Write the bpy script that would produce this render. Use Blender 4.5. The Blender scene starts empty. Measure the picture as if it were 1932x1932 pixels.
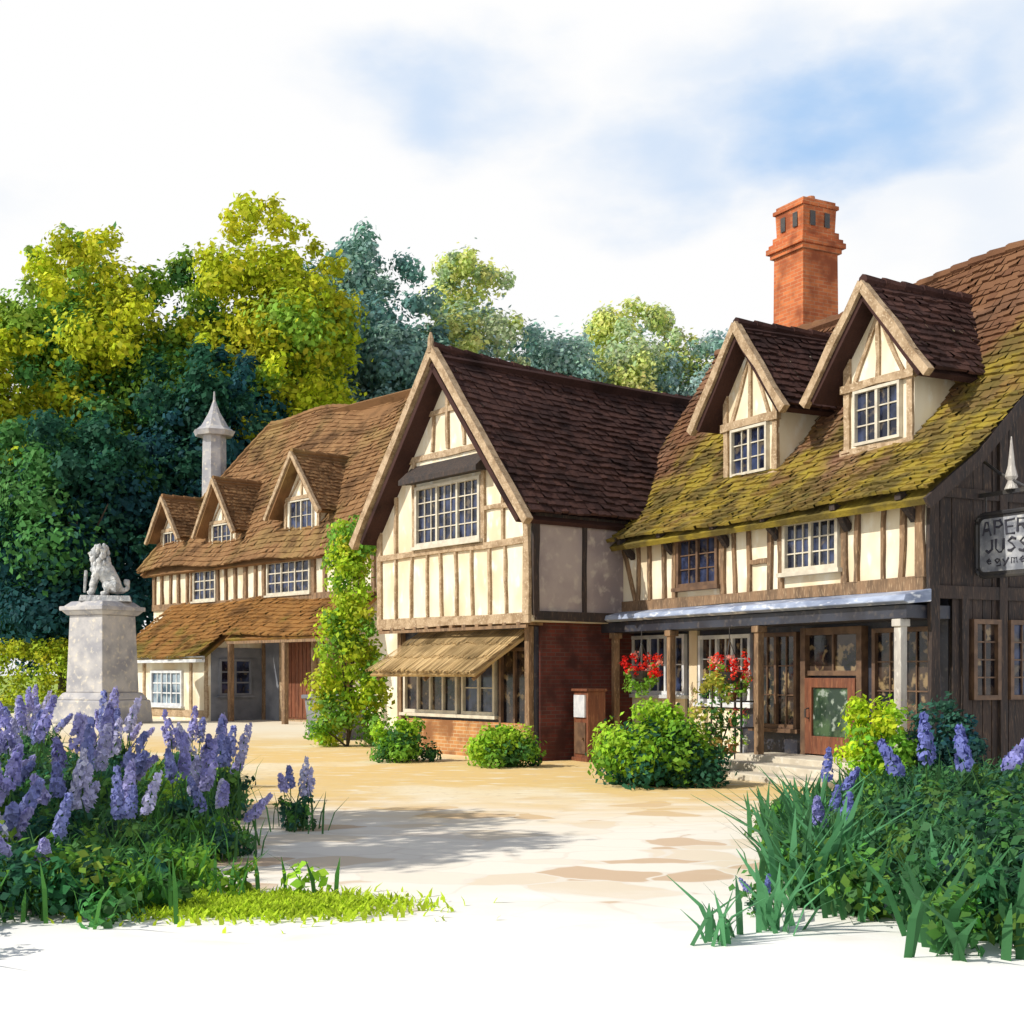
import bpy, bmesh, math, random
import numpy as np
from mathutils import Vector, Matrix
random.seed(7); rng=np.random.default_rng(7)
scene=bpy.context.scene; col=scene.collection
scene.view_settings.view_transform='Standard'
scene.view_settings.look='None'; scene.view_settings.exposure=0

# ------------------------------------------------------------ materials
def new_mat(name):
    m=bpy.data.materials.new(name); m.use_nodes=True
    nt=m.node_tree; b=nt.nodes['Principled BSDF']; return m,nt,b
def N(nt,t,**k):
    n=nt.nodes.new(t)
    for a,v in k.items(): setattr(n,a,v)
    return n
def mixc(nt,fac,a,b,blend='MIX'):
    n=N(nt,'ShaderNodeMix',data_type='RGBA',blend_type=blend)
    for sock,v in ((n.inputs[0],fac),(n.inputs[6],a),(n.inputs[7],b)):
        if hasattr(v,'is_output'): nt.links.new(v,sock)
        elif isinstance(v,(int,float)): sock.default_value=v
        else: sock.default_value=(*v,1)
    return n.outputs[2]
def noise(nt,scale,detail=4,vec=None,stretch=None,coord='Object'):
    tc=N(nt,'ShaderNodeTexCoord'); src=tc.outputs[coord]
    if stretch:
        mp=N(nt,'ShaderNodeMapping'); mp.inputs['Scale'].default_value=stretch
        nt.links.new(src,mp.inputs[0]); src=mp.outputs[0]
    n=N(nt,'ShaderNodeTexNoise'); n.inputs['Scale'].default_value=scale; n.inputs['Detail'].default_value=detail
    nt.links.new(src,n.inputs['Vector']); return n.outputs[0]
def ramp(nt,val,a,b):
    n=N(nt,'ShaderNodeMapRange',interpolation_type='SMOOTHSTEP')
    n.inputs[1].default_value=a; n.inputs[2].default_value=b
    nt.links.new(val,n.inputs[0]); return n.outputs[0]
def bump(nt,b,h,strength=.4,dist=.02):
    n=N(nt,'ShaderNodeBump'); n.inputs['Strength'].default_value=strength; n.inputs['Distance'].default_value=dist
    nt.links.new(h,n.inputs['Height']); nt.links.new(n.outputs[0],b.inputs['Normal'])
def simple(name,c1,c2,c3=None,s=1.5,s2=9,rough=.85,stretch=None,bs=.4,bd=.02):
    m,nt,b=new_mat(name)
    n1=noise(nt,s,5,stretch=stretch); n2=noise(nt,s2,6,stretch=stretch)
    c=mixc(nt,ramp(nt,n1,.35,.65),c1,c2)
    if c3: c=mixc(nt,ramp(nt,n2,.52,.72),c,c3)
    nt.links.new(c,b.inputs['Base Color']); b.inputs['Roughness'].default_value=rough
    bump(nt,b,n2,bs,bd); return m
M={}
M['plaster']=simple('cream_plaster',(.80,.74,.59),(.66,.54,.36),(.84,.81,.72),s=1.1,s2=4,bs=.5,bd=.03,stretch=(1,1,.55))
M['plaster_grey']=simple('shade_tinted_plaster',(.42,.35,.32),(.27,.22,.22),(.50,.43,.37),s=1.0,s2=5)  # darker greyish copy of the plaster, side-wall shade painted into the colour
M['timber']=simple('weathered_oak',(.25,.15,.08),(.13,.08,.045),(.38,.26,.15),s=3,s2=14,stretch=(3,3,.6))
M['timber_dark']=simple('dark_oak',(.045,.03,.025),(.025,.02,.02),(.10,.065,.045),s=3,s2=14,stretch=(3,3,.5))
M['timber_pale']=simple('pale_oak',(.44,.32,.20),(.27,.18,.10),(.56,.44,.30),s=3,s2=14,stretch=(2,2,2))
M['frame']=simple('painted_frame',(.62,.57,.46),(.5,.45,.36),None,s=6,s2=20,rough=.6,bs=.15)
M['frame_brown']=simple('brown_frame',(.16,.09,.05),(.09,.05,.03),None,s=6,s2=20,rough=.6,bs=.15)
M['white']=simple('white_paint',(.70,.71,.72),(.5,.52,.56),None,s=4,s2=20,rough=.5,bs=.15)
M['post_grey']=simple('weathered_painted_post',(.52,.49,.44),(.34,.31,.29),(.64,.61,.55),s=3,s2=12,stretch=(2,2,.6))
M['lead']=simple('pale_lead',(.36,.42,.56),(.17,.21,.32),(.72,.75,.80),s=1.5,s2=5,rough=.55,bs=.3,stretch=(1,1,3))
M['shopwood']=simple('dark_shopfront_paint',(.035,.04,.06),(.02,.02,.03),(.08,.07,.07),s=2,s2=10,rough=.5,bs=.2)
M['door']=simple('russet_door',(.20,.065,.03),(.12,.04,.02),(.30,.13,.06),s=3,s2=12,rough=.55,stretch=(4,4,.5),bs=.2)
M['stone']=simple('weathered_stone',(.50,.48,.47),(.30,.30,.33),(.60,.55,.47),s=1.3,s2=6,bs=.5,bd=.04)
M['stone_white']=simple('white_carved_stone',(.62,.62,.61),(.38,.40,.42),(.74,.73,.68),s=3.5,s2=9,bs=1,bd=.08)
M['stone_pale']=simple('pale_step_stone',(.60,.54,.43),(.48,.42,.33),(.66,.62,.54),s=2,s2=9)
M['bark']=simple('bark',(.10,.07,.045),(.06,.045,.03),(.14,.11,.08),s=4,s2=16,stretch=(2,2,.4),bs=1,bd=.05)
M['metal']=simple('dark_iron',(.03,.03,.035),(.05,.045,.04),None,s=5,s2=20,rough=.5)
M['ink']=simple('sign_ink',(.03,.03,.04),(.05,.05,.07),None)
M['signface']=simple('sign_board_paint',(.36,.37,.40),(.15,.16,.19),(.50,.50,.49),s=4,s2=7)
M['terracotta']=simple('terracotta',(.42,.16,.07),(.32,.12,.05),None)
M['grey_planter']=simple('grey_planter',(.24,.25,.28),(.15,.16,.19),None)
def glass(name,a,b,s=1.7,c=None):
    m,nt,p=new_mat(name)
    k=mixc(nt,ramp(nt,noise(nt,s,3),.42,.62),a,b)
    if c: k=mixc(nt,ramp(nt,noise(nt,s*2.2,4),.55,.66),k,c)
    nt.links.new(k,p.inputs['Base Color']); p.inputs['Roughness'].default_value=.12
    bump(nt,p,noise(nt,4,2),.25,.02); return m
M['glass']=glass('leaded_glass',(.006,.008,.02),(.04,.055,.12),2.2,(.10,.08,.06))  # lighter blue patches paint reflections into the dark pane colour
M['glass_warm']=glass('shop_glass',(.006,.006,.01),(.06,.04,.03),2.4,(.24,.17,.09))  # amber patches paint warm interior light into the glass colour
M['glass_light']=glass('curtained_glass',(.30,.38,.46),(.06,.1,.16))
M['glass_green']=glass('door_glass',(.02,.04,.025),(.07,.12,.06),3.5,(.28,.33,.28))  # green mottling paints a reflection of plants into the glass
def brick(name,c1,c2,mort,scale=1.0,bw=.23,rh=.075):
    m,nt,b=new_mat(name)
    tc=N(nt,'ShaderNodeTexCoord'); sx=N(nt,'ShaderNodeSeparateXYZ'); nt.links.new(tc.outputs['Object'],sx.inputs[0])
    ad=N(nt,'ShaderNodeMath',operation='ADD'); nt.links.new(sx.outputs[0],ad.inputs[0]); nt.links.new(sx.outputs[1],ad.inputs[1])
    cx=N(nt,'ShaderNodeCombineXYZ'); nt.links.new(ad.outputs[0],cx.inputs[0]); nt.links.new(sx.outputs[2],cx.inputs[1])
    br=N(nt,'ShaderNodeTexBrick'); nt.links.new(cx.outputs[0],br.inputs['Vector'])
    br.inputs['Scale'].default_value=scale; br.inputs['Brick Width'].default_value=bw; br.inputs['Row Height'].default_value=rh
    br.inputs['Mortar Size'].default_value=.008; br.inputs['Color1'].default_value=(*c1,1); br.inputs['Color2'].default_value=(*c2,1)
    br.inputs['Mortar'].default_value=(*mort,1)
    c=mixc(nt,ramp(nt,noise(nt,2.2,5),.4,.68),br.outputs[0],tuple(x*.55 for x in c2))
    nt.links.new(c,b.inputs['Base Color']); b.inputs['Roughness'].default_value=.9
    bump(nt,b,br.outputs['Fac'],-.5,.01); return m
M['brick_orange']=brick('orange_brick',(.58,.17,.05),(.42,.10,.03),(.45,.22,.11))
M['brick_red']=brick('dark_red_brick',(.15,.03,.02),(.09,.022,.018),(.10,.06,.05))
M['brick_low']=brick('ochre_brick',(.50,.24,.08),(.40,.17,.06),(.5,.38,.22))
def roofmat(name,c1,c2,moss=None,m_lo=0,m_hi=1,mossamt=.5,moss2=None,patch=None,mx=None):
    m,nt,b=new_mat(name)
    at=N(nt,'ShaderNodeAttribute',attribute_name='tint')
    sep=N(nt,'ShaderNodeSeparateColor'); nt.links.new(at.outputs['Color'],sep.inputs[0])
    c=mixc(nt,sep.outputs[0],c1,c2)
    if patch: c=mixc(nt,ramp(nt,noise(nt,.55,4),.5,.62),c,patch)
    c=mixc(nt,ramp(nt,noise(nt,1.1,5),.45,.7),c,tuple(x*.5 for x in c1))
    if moss:
        g=N(nt,'ShaderNodeTexCoord'); sx=N(nt,'ShaderNodeSeparateXYZ'); nt.links.new(g.outputs['Object'],sx.inputs[0])
        mr=N(nt,'ShaderNodeMapRange'); mr.inputs[1].default_value=m_lo; mr.inputs[2].default_value=m_hi
        mr.inputs[3].default_value=1; mr.inputs[4].default_value=0; nt.links.new(sx.outputs[2],mr.inputs[0])
        nn=N(nt,'ShaderNodeMath',operation='MULTIPLY_ADD'); nt.links.new(noise(nt,1.0,7),nn.inputs[0]); nn.inputs[1].default_value=1.7; nn.inputs[2].default_value=-.35
        ad=N(nt,'ShaderNodeMath',operation='ADD'); nt.links.new(mr.outputs[0],ad.inputs[0]); nt.links.new(nn.outputs[0],ad.inputs[1]); o_=ad.outputs[0]
        if mx:
            q=N(nt,'ShaderNodeMath',operation='MULTIPLY_ADD'); nt.links.new(ramp(nt,sx.outputs[0],mx[0],mx[1]),q.inputs[0]); q.inputs[1].default_value=mx[2]; nt.links.new(o_,q.inputs[2]); o_=q.outputs[0]
        mm=mixc(nt,ramp(nt,noise(nt,1.6,6),.42,.58),moss,moss2 or tuple(x*.45 for x in moss))
        mm=mixc(nt,sep.outputs[0],mm,mixc(nt,.45,mm,(.2,.12,.04)))
        c=mixc(nt,ramp(nt,o_,1.30-mossamt,1.75-mossamt),c,mm)
    nt.links.new(c,b.inputs['Base Color']); b.inputs['Roughness'].default_value=.95; b.inputs['Specular IOR Level'].default_value=.2
    bump(nt,b,noise(nt,18,6),.6,.03); return m
M['roof_dark']=roofmat('dark_clay_tiles',(.045,.022,.02),(.085,.04,.032))
M['roof_moss']=roofmat('mossy_clay_tiles',(.14,.065,.035),(.20,.10,.05),(.30,.23,.03),4.3,8.2,.42,(.12,.095,.025),patch=(.25,.14,.085),mx=(7.8,9.6,.38))
M['roof_brown']=roofmat('brown_clay_tiles',(.21,.11,.05),(.29,.165,.075),patch=(.27,.175,.07))
M['roof_pent']=roofmat('ochre_mossy_tiles',(.24,.115,.035),(.31,.155,.045),(.25,.20,.03),2,5,.2,(.11,.09,.02))
M['roof_awning']=roofmat('straw_thatch',(.40,.27,.12),(.60,.43,.22))
def leafmat(name,trans=.35):
    m,nt,b=new_mat(name)
    at=N(nt,'ShaderNodeAttribute',attribute_name='tint')
    nt.links.new(at.outputs['Color'],b.inputs['Base Color']); b.inputs['Roughness'].default_value=.7; b.inputs['Specular IOR Level'].default_value=.2
    tr=N(nt,'ShaderNodeBsdfTranslucent'); nt.links.new(at.outputs['Color'],tr.inputs[0])
    mx=N(nt,'ShaderNodeMixShader'); mx.inputs[0].default_value=trans
    nt.links.new(b.outputs[0],mx.inputs[1]); nt.links.new(tr.outputs[0],mx.inputs[2])
    nt.links.new(mx.outputs[0],nt.nodes['Material Output'].inputs[0]); return m
M['leaf']=leafmat('foliage',.42); M['petal']=leafmat('petals',.4)

# ------------------------------------------------------------ mesh builder
class MB:
    def __init__(s): s.v=[];s.f=[];s.m=[]
    def add(s,vs,fs,mi=0):
        o=len(s.v); s.v+= [tuple(v) for v in vs]; s.f+=[tuple(i+o for i in f) for f in fs]; s.m+=[mi]*len(fs)
    def box(s,x0,x1,y0,y1,z0,z1,mi=0):
        s.add([(x0,y0,z0),(x1,y0,z0),(x1,y1,z0),(x0,y1,z0),(x0,y0,z1),(x1,y0,z1),(x1,y1,z1),(x0,y1,z1)],
          [(0,3,2,1),(4,5,6,7),(0,1,5,4),(1,2,6,5),(2,3,7,6),(3,0,4,7)],mi)
    def prism(s,base,off,mi=0):
        n=len(base); off=Vector(off); a=[Vector(p) for p in base]; b=[p+off for p in a]
        s.add(a+b,[tuple(range(n)),tuple(range(2*n-1,n-1,-1))]+[(i,i+n,(i+1)%n+n,(i+1)%n) for i in range(n)],mi)
    def beam(s,a,b,w,t,O=(0,0,0),A=(1,0,0),Nn=(0,-1,0),seg=4,jit=.014,mi=0,base=-.02):
        O=Vector(O);A=Vector(A);Nn=Vector(Nn);Z=Vector((0,0,1))
        d=Vector((b[0]-a[0],b[1]-a[1])); L=d.length; d/=L; p=Vector((-d.y,d.x)); vs=[]
        for i in range(seg+1):
            k=i/seg; c=Vector(a)+d*L*k
            j=random.uniform(-jit,jit); ww=w*.5*(1+random.uniform(-.18,.18)); tt=t+random.uniform(-.006,.006)
            for sg,dep in ((-1,base),(1,base),(1,tt),(-1,tt)):
                q=c+p*(sg*ww+j); vs.append(O+A*q.x+Z*q.y+Nn*dep)
        fs=[(0,1,2,3),tuple(4*seg+i for i in (3,2,1,0))]
        for i in range(seg):
            for k in range(4): fs.append((4*i+k,4*i+4+k,4*i+4+(k+1)%4,4*i+(k+1)%4))
        s.add(vs,fs,mi)
    def tube(s,pts,rad,n=8,mi=0,cap=True):
        pts=[Vector(p) for p in pts]; vs=[]
        if not hasattr(rad,'__len__'): rad=[rad]*len(pts)
        for i,p in enumerate(pts):
            d=(pts[min(i+1,len(pts)-1)]-pts[max(i-1,0)]).normalized()
            u=d.orthogonal().normalized() if abs(d.z)<.95 else Vector((1,0,0))
            u=(u-d*u.dot(d)).normalized(); w=d.cross(u)
            for k in range(n):
                a=2*math.pi*k/n; vs.append(p+(u*math.cos(a)+w*math.sin(a))*rad[i])
        fs=[]
        for i in range(len(pts)-1):
            for k in range(n): fs.append((i*n+k,i*n+(k+1)%n,(i+1)*n+(k+1)%n,(i+1)*n+k))
        if cap: fs+= [tuple(range(n-1,-1,-1)),tuple((len(pts)-1)*n+k for k in range(n))]
        s.add(vs,fs,mi)
    def ball(s,c,r,mi=0,n=8,m=6,rough=0):
        r=r if hasattr(r,'__len__') else (r,r,r); vs=[];fs=[]
        for i in range(m+1):
            th=math.pi*i/m
            for k in range(n):
                a=2*math.pi*k/n; q=1+random.uniform(-rough,rough)
                vs.append((c[0]+r[0]*q*math.sin(th)*math.cos(a),c[1]+r[1]*q*math.sin(th)*math.sin(a),c[2]+r[2]*q*math.cos(th)))
        for i in range(m):
            for k in range(n): fs.append((i*n+k,(i+1)*n+k,(i+1)*n+(k+1)%n,i*n+(k+1)%n))
        s.add(vs,fs,mi)
    def frustum(s,cx,cy,z0,z1,a,b,mi=0,a2=None,b2=None):
        a2=a2 or a; b2=b2 or b
        s.add([(cx-a,cy-a2,z0),(cx+a,cy-a2,z0),(cx+a,cy+a2,z0),(cx-a,cy+a2,z0),(cx-b,cy-b2,z1),(cx+b,cy-b2,z1),(cx+b,cy+b2,z1),(cx-b,cy+b2,z1)],
          [(0,3,2,1),(4,5,6,7),(0,1,5,4),(1,2,6,5),(2,3,7,6),(3,0,4,7)],mi)
    def obj(s,name,mats,parent=None,bev=0,smooth=False):
        me=bpy.data.meshes.new(name); me.from_pydata(s.v,[],s.f)
        me.polygons.foreach_set('material_index',s.m)
        bm=bmesh.new(); bm.from_mesh(me); bmesh.ops.recalc_face_normals(bm,faces=bm.faces); bm.to_mesh(me); bm.free()
        for m in (mats if isinstance(mats,(list,tuple)) else [mats]): me.materials.append(M[m])
        if smooth: me.polygons.foreach_set('use_smooth',[True]*len(me.polygons))
        o=bpy.data.objects.new(name,me); col.objects.link(o)
        if parent: o.parent=parent
        if bev:
            md=o.modifiers.new('b','BEVEL'); md.width=bev; md.segments=2; md.limit_method='ANGLE'
        return o
def empty(name,loc=(0,0,0),rz=0,label=None,cat=None,group=None,parent=None):
    o=bpy.data.objects.new(name,None); o.location=loc; o.rotation_euler=(0,0,rz); o.empty_display_size=.3
    col.objects.link(o)
    if parent: o.parent=parent
    tag(o,label,cat,group); return o
def tag(o,label=None,cat=None,group=None,kind=None):
    if label:o['label']=label
    if cat:o['category']=cat
    if group:o['group']=group
    if kind:o['kind']=kind
    return o

# ------------------------------------------------------------ tiled roof patch
def roof_part(name,polys,mat,parent,course=.2,tile=.19,lift=.035,thick=.1,warp=.03,ridge=None,rag=.03,sag=None):
    out=MB(); cols=[]
    def W(p):
        z=p.z+warp*(math.sin(p.x*.9+p.y*.4)+math.sin(p.x*.37+1.3+p.z))
        if sag: z-=sag(p)
        return Vector((p.x,p.y,z))
    for poly in polys:
        P=[Vector(p) for p in poly]; n=(P[1]-P[0]).cross(P[2]-P[0]).normalized()
        if n.z<0: P.reverse(); n=-n
        t=(Vector((0,0,1))-n*n.z).normalized(); s=t.cross(n).normalized(); O=P[0]
        L=[((p-O).dot(s),(p-O).dot(t)) for p in P]
        s0=min(l[0] for l in L);s1=max(l[0] for l in L);t0=min(l[1] for l in L);t1=max(l[1] for l in L)
        bm=bmesh.new(); lay=bm.loops.layers.float_color.new('tint')
        tt=t0
        while tt<t1:
            x=s0-random.random()*tile
            while x<s1:
                w=tile*random.uniform(.8,1.2); lo=tt+random.uniform(-rag,rag*.7); hi=tt+course*1.12
                h=lift*random.uniform(.5,1.7); tl=random.uniform(-.012,.012)*min(1,tile*6)
                vs=[bm.verts.new(c) for c in ((x,lo,h+tl),(x+w-.004,lo,h-tl),(x+w-.004,hi,.004),(x,hi,.004),(x,lo,-.01),(x+w-.004,lo,-.01))]
                c=random.random()
                for f in (bm.faces.new((vs[0],vs[1],vs[2],vs[3])),bm.faces.new((vs[4],vs[5],vs[1],vs[0]))):
                    for l in f.loops: l[lay]=(c,c,c,1)
                x+=w
            tt+=course
        ctr=Vector((sum(l[0] for l in L)/len(L),sum(l[1] for l in L)/len(L),0))
        for i in range(len(L)):
            a=Vector((*L[i],0)); b=Vector((*L[(i+1)%len(L)],0)); e=b-a; nn=Vector((e.y,-e.x,0)).normalized()
            if (ctr-a).dot(nn)>0: nn=-nn
            low=max(L[i][1],L[(i+1)%len(L)][1])<t0+.01
            bmesh.ops.bisect_plane(bm,geom=bm.verts[:]+bm.edges[:]+bm.faces[:],plane_co=a+nn*(.012+(rag if low else 0)),plane_no=nn,clear_outer=True)
        bm.verts.index_update()
        base=len(out.v)
        out.v+= [tuple(W(O+s*v.co.x+t*v.co.y+n*v.co.z)) for v in bm.verts]
        for f in bm.faces:
            out.f.append(tuple(base+v.index for v in f.verts)); out.m.append(0); cols.append(f.loops[0][lay][0])
        bm.free()
        k=len(out.f); dz=.09+(.12 if sag else 0); out.prism([p-n*dz for p in P],-n*thick); cols+= [.2]*(len(out.f)-k)
    if ridge:
        for a,b in ridge:
            a=Vector(a);b=Vector(b);L=(b-a).length; m=max(2,int(L/.4))
            for i in range(m):
                p=a.lerp(b,i/m);q=a.lerp(b,(i+1.06)/m); k=len(out.f)
                out.tube([W(p)+Vector((0,0,.02)),W(q)+Vector((0,0,.0))],[.10,.085],7); c=random.random(); cols+=[c]*(len(out.f)-k)
    me=bpy.data.meshes.new(name); me.from_pydata(out.v,[],out.f); me.materials.append(M[mat])
    at=me.attributes.new('tint','FLOAT_COLOR','CORNER'); arr=[]
    for p,c in zip(me.polygons,cols): arr+= [c,c,c,1]*p.loop_total
    at.data.foreach_set('color',arr)
    o=bpy.data.objects.new(name,me); col.objects.link(o); o.parent=parent; return o

# ------------------------------------------------------------ windows
def window(parent,O,A,Nn,s0,s1,z0,z1,nl=2,nx=2,nz=4,mats=('frame','glass'),fw=.07,name='window',sill=True,bar=.022):
    O=Vector(O);A=Vector(A);Nn=Vector(Nn);b=MB();Z=Vector((0,0,1))
    def bx(a,c,e,g,d0,d1,mi):
        vs=[O+A*x+Z*z+Nn*d for d in (d0,d1) for (x,z) in ((a,e),(c,e),(c,g),(a,g))]
        b.add(vs,[(0,1,2,3),(7,6,5,4),(0,4,5,1),(1,5,6,2),(2,6,7,3),(3,7,4,0)],mi)
    bx(s0+.01,s1-.01,z0+.01,z1-.01,-.02,.012,1)
    bx(s0,s0+fw,z0,z1,-.02,.085,0);bx(s1-fw,s1,z0,z1,-.02,.085,0)
    bx(s0+fw,s1-fw,z0,z0+fw,-.02,.083,0);bx(s0+fw,s1-fw,z1-fw,z1,-.02,.083,0)
    W=(s1-s0-2*fw)/nl
    for i in range(nl):
        a=s0+fw+W*i
        if i: bx(a-.03,a+.03,z0+fw,z1-fw,-.02,.07,0)
        for j in range(1,nx):
            x=a+W*j/nx+random.uniform(-.006,.006); bx(x-bar/2,x+bar/2,z0+fw,z1-fw,.0,.04,0)
    for j in range(1,nz):
        z=z0+fw+(z1-z0-2*fw)*j/nz; bx(s0+fw,s1-fw,z-bar/2,z+bar/2,.0,.037,0)
    if sill: bx(s0-.08,s1+.08,z0-.07,z0-.003,-.02,.14,0)
    return b.obj(name,list(mats),parent)

def dormer(parent,cx,yf,z0,hw,ez,az,rh,back,roofm,nl=2,nx=2,nz=3,over=.35,wtop=None,barge='timber_pale'):
    slope=(az-ez)/rh
    b=MB(); zw=az-slope*hw-.12; wt=wtop or zw-.1
    b.prism([(cx-hw,yf,z0-.4),(cx+hw,yf,z0-.4),(cx+hw,yf,zw),(cx,yf,az-.16),(cx-hw,yf,zw)],(0,back-yf-.2,0))
    d=b.obj('dormer',['plaster'],parent)
    t=MB(); O=(0,yf,0)
    t.beam((cx-hw+.06,z0-.2),(cx-hw+.06,zw),.13,.05,O); t.beam((cx+hw-.06,z0-.2),(cx+hw-.06,zw),.13,.05,O)
    t.beam((cx-hw-.05,wt+.08),(cx+hw+.05,wt+.08),.13,.09,O)
    t.beam((cx,wt+.15),(cx,az-.3),.08,.045,O)
    t.beam((cx-hw*.7,wt+.15),(cx-.03,zw+(az-zw)*.5),.07,.04,O); t.beam((cx+hw*.7,wt+.15),(cx+.03,zw+(az-zw)*.5),.07,.04,O)
    t.beam((cx-hw-.05,z0-.05),(cx+hw+.05,z0-.05),.12,.09,O)
    t.obj('timber_frame',['timber_pale'],d)
    window(d,O,(1,0,0),(0,-1,0),cx-hw*.68,cx+hw*.68,z0+.05,wt,nl,nx,nz,sill=False,fw=.05)
    y0=yf-over
    roof_part('roof',[[(cx-rh,y0,ez),(cx,y0,az),(cx,back,az),(cx-rh,back,ez)],[(cx,y0,az),(cx+rh,y0,ez),(cx+rh,back,ez),(cx,back,az)]],roofm,d,.17,.17,warp=.01,
        ridge=[((cx,y0,az+.02),(cx,back,az+.02))])
    g=MB(); O=(0,y0,0)
    g.beam((cx-rh-.08,ez-.12),(cx+.02,az-.02),.15,.07,O,base=-.06); g.beam((cx+rh+.08,ez-.12),(cx-.02,az-.02),.15,.073,O,base=-.06)
    g.obj('bargeboard',[barge],d)
    return d

def house_frame(parent,beams,mat='timber',O=(0,0,0),A=(1,0,0),Nn=(0,-1,0),t=.05,name='timber_frame'):
    b=MB()
    for i,(a,c,w) in enumerate(beams): b.beam(a,c,w,t+(.004*(i%4)),O,A,Nn)
    return b.obj(name,[mat],parent,bev=.006)
def ang(x,y): return math.atan2(y,x)
# ============================================================ HOUSE C
C=empty('gabled_house',(-2.94,29.3,0),ang(.607,-.795),'timber-framed house with steep jettied gable and leaded window','house')
b=MB()
b.prism([(0,0,2.68),(5.4,0,2.68),(5.4,0,4.95),(2.7,0,8.12),(0,0,4.95)],(0,.3,0)); b.prism([(0,.3,2.68),(5.4,.3,2.68),(5.4,.3,4.75),(2.7,.3,7.85),(0,.3,4.75)],(0,8.7,0)); b.obj('wall',['plaster'],C)
b=MB(); b.box(.35,5.15,.45,8.6,0,2.68); b.obj('ground_floor_wall',['brick_red'],C)
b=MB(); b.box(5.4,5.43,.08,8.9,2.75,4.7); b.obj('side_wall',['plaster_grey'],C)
B=[((-.02,2.76),(5.42,2.76),.2),((.07,2.8),(.07,4.9),.17),((5.33,2.8),(5.33,4.9),.17),((0,4.22),(5.4,4.22),.12),
   ((1.15,6.22),(4.25,6.22),.13),((1.85,7.1),(3.55,7.1),.1),
   ((2.7,6.3),(2.7,7.9),.08),((2.15,6.3),(2.2,7.1),.07),((3.3,6.3),(3.22,7.1),.08),((1.45,4.25),(1.45,6.2),.11),((3.95,4.25),(3.95,6.2),.11),
   ((.75,4.25),(.75,5.5),.08),((4.6,4.25),(4.6,5.6),.08),((3.98,4.95),(5.3,4.95),.09)]
for x in (.75,1.35,1.95,2.5,3.05,3.6,4.15,4.7): B.append(((x,2.85),(x+random.uniform(-.06,.06),4.18),random.uniform(.05,.085)))
B.append(((.15,5.0),(2.6,7.9),.11));B.append(((5.25,5.0),(2.8,7.9),.11))
house_frame(C,B,'timber_pale')
S=[((.1,2.8),(.1,4.7),.16),((.1,2.78),(8.5,2.78),.18),((.1,4.66),(8.5,4.66),.14),((1.3,2.8),(1.3,4.7),.09),((2.9,2.8),(2.9,4.7),.09)]
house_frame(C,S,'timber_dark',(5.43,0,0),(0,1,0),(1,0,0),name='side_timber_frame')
window(C,(0,0,0),(1,0,0),(0,-1,0),1.55,3.88,4.36,5.62,3,3,4)
b=MB(); b.prism([(1.35,0,6.08),(1.35,-.36,5.76),(1.35,-.36,5.66),(1.35,0,5.70)],(2.8,0,0)); b.obj('window_hood',['timber_dark'],C)
def csag(p):
    k=min(1,max(0,(p.y+.4)/9.7)); return .16*math.sin(math.pi*k)*min(1,max(0,(p.z-4.7)/3.6))
roof_part('roof',[[(-.32,-.4,4.72),(2.7,-.4,8.3),(2.7,9.3,8.3),(-.32,9.3,4.72)],[(2.7,-.4,8.3),(5.72,-.4,4.72),(5.72,9.3,4.72),(2.7,9.3,8.3)]],'roof_dark',C,.2,.19,
   ridge=[((2.7,-.4,8.34),(2.7,9.3,8.34))],warp=.04,sag=csag)
g=MB(); O=(0,-.4,0)
g.beam((-.45,4.5),(2.74,8.3),.19,.07,O,base=-.08,seg=6); g.beam((5.85,4.5),(2.66,8.3),.19,.075,O,base=-.08,seg=6)
g.tube([(2.7,-.44,8.2),(2.7,-.44,8.5),(2.7,-.44,8.62)],[.07,.06,.02],8)
g.obj('bargeboard',['timber_pale'],C)
b=MB(); b.box(.4,5.1,.36,.449,0,2.6); b.obj('shop_front_wall',['shopwood'],C)
b=MB(); b.box(.7,4.9,.28,.36,.0,.72); b.obj('stall_riser',['brick_low'],C)
window(C,(0,.36,0),(1,0,0),(0,-1,0),.55,2.6,.85,1.95,4,1,1,mats=('frame','glass_warm'),name='shop_window')
window(C,(0,.36,0),(1,0,0),(0,-1,0),2.75,3.9,.85,1.95,2,1,2,mats=('frame','glass'),name='shop_window')
window(C,(0,.36,0),(1,0,0),(0,-1,0),4.05,5.0,.3,2.2,2,1,1,mats=('frame_brown','glass_warm'),name='shop_window')
roof_part('thatched_awning',[[(.75,-.75,1.74),(4.55,-.75,1.74),(4.95,.34,2.58),(1.15,.34,2.58)]],'roof_awning',C,.46,.035,lift=.03,thick=.05,warp=.02,rag=.07)
for x in (.9,2.7,4.4):
    b=MB(); b.beam((0,1.57),(.95,2.37),.07,.03,(x,-.6,0),(0,1,0),(1,0,0),base=-.03); b.obj('awning_bracket',['timber'],C)
for x in (.45,5.0):
    b=MB(); b.beam((x,0),(x,2.6),.14,.12,(0,.36,0)); b.obj('corner_post',['timber'],C)
b=MB(); b.box(0.05,5.35,-.055,.0,2.56,2.62)
for x in np.arange(.1,5.3,.45): b.box(x,x+.12,-.06,.5,2.62,2.675)
b.obj('jetty_joists',['timber'],C)

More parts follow.
